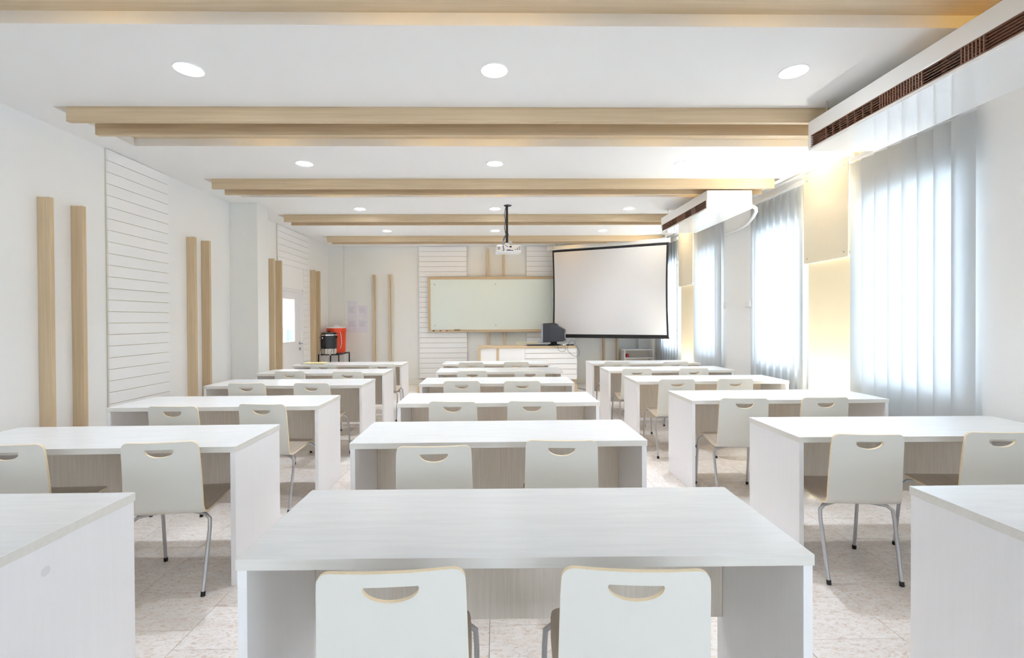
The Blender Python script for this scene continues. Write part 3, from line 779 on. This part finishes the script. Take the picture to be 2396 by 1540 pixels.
t = thing('keyboard', 'black keyboard lying flat beside the tube monitor', 'keyboard', (.82, 9.19, DT), R(4))
q = MB(); q.bbox(-.20, .20, -.08, .08, .001, .018, M['crt'], .004); q.build('case', t)
q = MB()
for r_ in range(5):
    for k in range(14): q.box(-.19 + k * .027, -.168 + k * .027, -.068 + r_ * .027, -.045 + r_ * .027, .018, .024, M['black'])
o = q.build('keys', t); o['kind'] = 'stuff'
q = MB(); q.loft([[(x_ * sx, y_ * sx, z_) for x_, y_ in [(math.cos(R(a)) * .03, math.sin(R(a)) * .05) for a in range(0, 360, 30)]] for z_, sx in ((.001, .95), (.012, 1.0), (.026, .8), (.033, .4))], M['grey'], True)
tag(q.build('computer_mouse', None, (.585, 9.16, DT)), 'small grey mouse at the left end of the keyboard', 'mouse')
q = MB(); Y0 = DYf - .02
def cable(pts, r=.0035): q.tube(pts, r, M['cord'], 6, sub=2)
cable([(1.30, 9.16, .925), (1.27, 9.10, .915), (1.20, Y0, .905), (1.23, Y0, .81), (1.30, Y0, .775), (1.37, Y0, .81), (1.36, Y0, .895), (1.34, 9.12, .91)])
cable([(1.43, 9.13, .918), (1.42, Y0, .91), (1.39, Y0, .83), (1.47, Y0, .73), (1.57, Y0, .68), (1.645, Y0, .73), (1.625, Y0, .84), (1.53, Y0, .92), (1.47, 9.14, .918)])
cable([(1.44, 9.14, .91), (1.46, 9.13, .99), (1.50, 9.12, 1.02), (1.59, 9.10, .96), (1.52, 9.11, .915), (1.42, 9.13, .91), (1.27, 9.16, .905)])
cable([(.98, 9.09, .903), (1.08, Y0 - .005, .90), (1.20, Y0 - .005, .87), (1.31, Y0 - .005, .875), (1.37, Y0 + .02, .906)])
tag(q.build('cable_loop'), 'dark looped cables hanging over the right end of the desk', 'cable')
with placed('adapter_plug', 'pale grey cable adapters lying behind the monitor', 'adapter', (1.40, 9.18, DT)):
    for a, b, m in ((1.35, 9.11, 'case'), (1.43, 9.10, 'crt'), (1.51, 9.11, 'crt')): box_obj('plug', (a - .03, a + .03, b - .02, b + .02, DT + .001, DT + .03), M[m], bev=.004)
q = MB(); q.tube([(1.66, 9.40, .02), (1.75, 9.3, .008), (1.9, 9.15, .006), (2.05, 9.2, .006), (2.2, 9.12, .006)], .005, M['cord'], 6, sub=2)
tag(q.build('floor_cable'), 'thin grey cable on the floor right of the platform', 'cable')
# padded chair behind the desk
t = thing('padded_chair', 'cream padded chair behind the teacher desk', 'chair', (.66, 9.84, .14))
q = MB(); q.bbox(-.235, .235, .02, .07, .50, .80, M['pad'], .02, seg=3); q.build('backrest', t)
q = MB(); q.bbox(-.22, .22, -.20, .06, .41, .455, M['pad'], .015, seg=3); q.build('seat', t)
for sx in (-1, 1):
    q = MB(); q.tube([(sx * .19, .06, .52), (sx * .19, .055, .3), (sx * .20, .09, .001)], .012, M['steel'], 8); q.build('leg', t)
    q = MB(); q.tube([(sx * .19, -.17, .41), (sx * .20, -.18, .001)], .012, M['steel'], 8); q.build('leg', t)

# ------------------------------------------------------------------ board and its tray things
with placed('glass_writing_board', 'wide pale green glass writing board in a maple frame', 'board', (0, YB, 1.15)):
    BX0, BX1, BZ0, BZ1, BY = -1.468, 1.468, 1.155, 2.352, YB - .115
    box_obj('glass_panel', (BX0 + .05, BX1 - .05, BY, BY + .012, BZ0 + .05, BZ1 - .05), M['board'])
    for bb in ((BX0, BX1, BY - .02, YB - .101, BZ1 - .055, BZ1), (BX0, BX1, BY - .06, YB - .101, BZ0, BZ0 + .022), (BX0, BX1, BY - .006, YB - .101, BZ0 + .022, BZ0 + .052),
               (BX0, BX0 + .055, BY - .02, YB - .101, BZ0 + .052, BZ1 - .055), (BX1 - .055, BX1, BY - .02, YB - .101, BZ0 + .052, BZ1 - .055)):
        box_obj('frame_rail', bb, M['fin'], bev=.002)
    for xx in (-1.32, 0, 1.32):
        for zz in (1.30, 2.19):
            q = MB(); q.lathe([(.014, 0), (.014, -.012), (.010, -.015), (0, -.015)], M['steel'], 12, (xx, BY, zz), 'y'); q.build('screw')
for x_, m_, l_ in ((-1.385, 'black', 'black marker on the board ledge, leftmost'), (-1.235, 'red', 'dark red marker on the board ledge, second from left'), (-1.10, 'red', 'red marker on the board ledge, next to the eraser')):
    q = MB(); q.tube([(x_ - .055, BY - .045, BZ0 + .031), (x_ + .02, BY - .045, BZ0 + .031)], .008, M['white'], 10); q.tube([(x_ + .02, BY - .045, BZ0 + .031), (x_ + .06, BY - .045, BZ0 + .031)], .009, M[m_], 10)
    tag(q.build('board_marker'), l_, 'marker', 'markers on the board ledge')
tag(box_obj('board_eraser', (-.90, -.77, BY - .058, BY - .012, BZ0 + .0225, BZ0 + .062), M['olive'], bev=.005), 'olive brown eraser on the board ledge', 'eraser')

# ------------------------------------------------------------------ projection screen
S0, S1 = Vector((1.19, 9.64, 0)), Vector((3.265, 8.66, 0)); dS = (S1 - S0).normalized(); ang = math.atan2(dS.y, dS.x); LS = (S1 - S0).length
t = thing('projection_screen', 'large pull-down projection screen with black border, hung at an angle', 'projection screen', (S0.x, S0.y, 0), ang)
zt, zb, nx = 2.86, 1.068, 14
def scr(x0, x1, z0, z1, y, m, name):
    q = MB(); nz = 12; vs = []; fs = []
    for j in range(nz + 1):
        for i in range(nx + 1):
            a = i / nx; z = z0 + (z1 - z0) * j / nz; x = x0 + (x1 - x0) * a; h_ = (z - zb) / (zt - zb)
            bow = .018 * math.sin(math.pi * h_) * (1 if x < LS / 2 else -1) * abs(x / LS * 2 - 1) ** 3   # edges pulled in a little
            vs.append((x + bow, y, z))
    for j in range(nz):
        for i in range(nx): a = j * (nx + 1) + i; fs.append([a, a + 1, a + nx + 2, a + nx + 1])
    n_ = len(vs); vs += [(v[0], v[1] + .0015, v[2]) for v in vs]; fs += [[k + n_ for k in f_][::-1] for f_ in fs]
    q.add(vs, fs, m, True); return q.build(name, t)
scr(.035, LS - .035, zb + .045, zt - .045, -.0035, M['screen'], 'screen_surface')
scr(0, LS, zb, zt, 0, M['border'], 'black_border')
q = MB(); q.bbox(-.01, LS + .01, -.012, .012, zb - .028, zb, M['border'], .004); q.build('bottom_bar', t)
q = MB(); q.bbox(-.10, LS + .035, -.045, .045, zt + .005, zt + .082, M['case'], .008); q.bbox(-.10, -.07, -.05, .05, zt, zt + .087, M['white'], .006); q.bbox(LS + .010, LS + .035, -.05, .05, zt, zt + .087, M['white'], .006)
cs = q.build('housing', t)
fc = bpy.data.curves.new('case_lettering', 'FONT'); fc.body = 'Razr'; fc.size = .045; fc.extrude = .0006
ft = bpy.data.objects.new('lettering_curve', fc); COL.objects.link(ft); bpy.context.view_layer.update()
lm_ = bpy.data.meshes.new_from_object(ft.evaluated_get(bpy.context.evaluated_depsgraph_get())); bpy.data.objects.remove(ft)
lm_.materials.clear(); lm_.materials.append(M['grey']); fo = new_obj('lettering', lm_); fo.parent = cs; fo.location = (.0, -.0462, zt + .03); fo.rotation_euler = (R(90), 0, 0)
for xx in (.05, LS - .05):
    q = MB(); q.tube([(xx, 0, zt + .08), (xx, 0, ZC)], .006, M['steel'], 8); q.build('hanger_rod', t)

# ------------------------------------------------------------------ projector on its pole
t = thing('ceiling_projector', 'small white projector hanging from the ceiling', 'projector', (.18, 6.52, 0), R(3))
q = MB(); q.bbox(-.17, .17, -.12, .12, 2.355, 2.455, M['projw'], .012, seg=3)
q.box(-.155, -.12, -.1225, -.119, 2.39, 2.43, M['grey'])
for k in range(3): q.box(.08 + k * .03, .10 + k * .03, -.1225, -.119, 2.385, 2.40 + .02 * k, M['grey'])
q.build('projector_body', t)
q = MB(); q.box(-.03, .03, -.124, -.119, 2.375, 2.39, M['navy']); q.box(-.085, -.065, -.123, -.119, 2.372, 2.382, M['black']); q.box(.035, .06, -.123, -.119, 2.375, 2.385, M['black']); q.box(.01, .04, -.125, -.119, 2.42, 2.44, M['black']); q.build('ports', t)
q = MB(); q.lathe([(.04, .119), (.045, .14), (.035, .145), (0, .14)], M['crtglass'], 18, (.08, 0, 2.41), 'y'); q.build('lens', t)
q = MB(); q.bbox(-.035, .035, -.03, .03, 2.455, 2.50, M['case'], .008); q.lathe([(.03, -.03), (.03, .03)], M['steel'], 14, (.03, 0, 2.50), 'y'); q.build('bracket', t)
tp = thing('x', 'x', 'x'); bpy.data.objects.remove(tp)
t = thing('projector_pole', 'black ceiling pole with cables carrying the projector', 'pole', (.165, 6.52, 0))
q = MB(); q.tube([(0, 0, 2.50), (0, 0, ZC - .006)], .018, M['black'], 12); q.tube([(0, 0, 2.60), (0, 0, 2.63)], .024, M['black'], 12); q.build('pole_tube', t)
q = MB(); q.lathe([(.055, -.006), (.055, 0)], M['black'], 20, (.012, 0, ZC)); q.build('ceiling_plate', t)
q = MB(); q.tube([(-.012, -.02, ZC - .01), (-.035, -.02, 2.92), (-.03, -.02, 2.85), (-.02, -.022, 2.80), (-.035, -.022, 2.74), (-.03, -.022, 2.68), (-.012, -.022, 2.60), (-.05, -.05, 2.53), (-.06, -.13, 2.44), (-.045, -.14, 2.385)], .006, M['cord'], 6, sub=1)
q.tube([(-.01, -.02, 2.62), (-.06, -.04, 2.55), (-.05, -.1, 2.47), (.01, -.14, 2.43)], .006, M['cord'], 6, sub=1); q.build('cable', t)

# ------------------------------------------------------------------ corner stand with cooler and urn
t = thing('metal_stand', 'black square metal stand in the back left corner', 'stand', (-3.34, 9.60, 0))
q = MB()
for a, b, c_, d_ in ((-.21, .21, -.34, -.32), (-.21, .21, .32, .34), (-.21, -.19, -.32, .32), (.19, .21, -.32, .32)): q.box(a, b, c_, d_, .725, .745, M['black'])
q.build('top_frame', t)
for sx in (-1, 1):
    for sy in (-1, 1): box_obj('leg', (sx * .2 - .01, sx * .2 + .01, sy * .33 - .01, sy * .33 + .01, .001, .7245), M['black'], t)
for yy in (-.2, 0, .2): box_obj('cross_bar', (-.19, .19, yy - .012, yy + .012, .727, .745), M['black'], t)
t = thing('water_cooler_jug', 'orange round drink cooler with white lid on the black stand', 'drink cooler', (-3.345, 9.74, .7455))
q = MB(); q.lathe([(.155, 0), (.178, .015), (.186, .05), (.190, .40), (.186, .405), (.186, .415), (.197, .42), (.199, .50), (.192, .515)], M['orange'], 40); q.build('body', t)
q = MB(); q.lathe([(.190, .5155), (.190, .53), (.15, .545), (.06, .55), (.05, .575), (.0, .58)], M['white'], 32); q.build('lid', t)
q = MB(); q.bbox(.01, .03, -.215, -.19, .06, .10, M['white'], .005); q.tube([(.13, -.15, .44), (.155, -.165, .35), (.165, -.165, .22), (.14, -.17, .10)], .006, M['white'], 8, sub=1); q.build('strap', t)
t = thing('hot_water_urn', 'charcoal and steel hot water urn in front of the orange cooler', 'urn', (-3.365, 9.37, .7455))
q = MB(); q.lathe([(.135, .0), (.145, .01), (.148, .11)], M['chrome'], 36); q.build('steel_base', t)
q = MB(); q.lathe([(.150, .1105), (.150, .375)], M['urn'], 36); q.build('body', t)
q = MB(); q.lathe([(.152, .3755), (.152, .395)], M['chrome'], 36); q.build('rim', t)
q = MB(); q.lathe([(.148, .3955), (.145, .425), (.11, .435), (.03, .44), (.022, .445), (.028, .465), (.0, .468)], M['urn'], 36); q.build('lid', t)
for s in (-1, 1):
    q = MB(); q.tube([(s * .148, -.02, .345), (s * .18, -.03, .35), (s * .18, -.05, .335), (s * .146, -.045, .33)], .009, M['black'], 8); q.build('handle', t)
q = MB(); q.lathe([(.014, 0), (.012, -.05), (.0, -.055)], M['chrome'], 12, (-.06, -.14, .33), 'y'); q.build('tap', t)
q = MB(); q.tube([(-3.47, 9.245, .83), (-3.50, 9.23, .76), (-3.485, 9.225, .66), (-3.42, 9.225, .58)], .008, M['tube'], 8, sub=2)
q.tube([(-3.25, 9.245, .82), (-3.28, 9.23, .75), (-3.34, 9.225, .70), (-3.38, 9.225, .60)], .008, M['tube'], 8, sub=2)
tag(q.build('hose_loop'), 'pale plastic hoses hanging in front of the black stand', 'hose')

# ------------------------------------------------------------------ papers on the wall
def sheet(x0, z0, h, lab, y=0, w_=.208):
    t = thing('paper_sheet', lab, 'paper', (x0, YB - .001 - y, z0), 0, 'paper sheets on the back wall')
    box_obj('page', (0, w_, -.0015, 0, 0, h), M['paper'], t)
    q = MB()
    for k in range(6):
        z = h - .055 - k * .022
        if z > .05: q.box(.025, .025 + random.uniform(.10, .16), -.0022, -.0015, z, z + .006, M['ink'])
    if q.v: o = q.build('print_lines', t); o['kind'] = 'stuff'
    q = MB(); q.lathe([(.005, -.0015), (.005, -.005)], M['grey'], 8, (.015, 0, h - .02), 'y'); q.build('pin', t)
sheet(-3.235, 1.745, .100, 'short paper strip, topmost of the sheets on the back wall', .0032)
sheet(-3.240, 1.455, .300, 'upper left sheet of the four pinned papers')
sheet(-3.010, 1.462, .292, 'upper right sheet of the four pinned papers')
sheet(-3.240, 1.158, .295, 'lower left sheet of the four pinned papers')
sheet(-3.010, 1.150, .300, 'lower right sheet of the four pinned papers')

# ------------------------------------------------------------------ low shelf unit, right of the back wall
with placed('low_shelf_unit', 'low pale grey open shelf unit at the right end of the back wall', 'shelf', (3.0, 9.9, 0)):
    a, b, y0, y1 = 2.72, 3.345, 9.72, 10.02
    box_obj('top_board', (a, b, y0, y1, .755, .777), M['tside'], bev=.002)
    for xx in (a, b - .022): box_obj('side_panel', (xx, xx + .022, y0, y1, .001, .7545), M['tside'], bev=.002)
    for zz in (.09, .335, .580): box_obj('shelf', (a + .0225, b - .0225, y0, y1 - .012, zz, zz + .022), M['tside'], bev=.002)
    box_obj('back_panel', (a + .0225, b - .0225, y1 - .0115, y1, .001, .7545), M['modest'])
q = MB(); q.lathe([(.028, 0), (.035, .005), (.035, .07), (.030, .075), (0, .076)], M['red'], 20)
tag(q.build('red_tin', None, (2.80, 9.80, .6025)), 'small dark red tin on the top shelf of the low unit', 'tin')
q = MB(); t = thing('card_folder', 'yellow card folder lying on the farthest left table', 'folder', (-2.84, 7.27, .7505), R(3))
q.bbox(-.17, .17, -.12, .10, .0, .004, M['black'], .001); q.build('backing', t)
q = MB(); q.bbox(-.165, .19, -.11, .13, .0045, .009, M['yellow'], .001); q.build('cover', t)
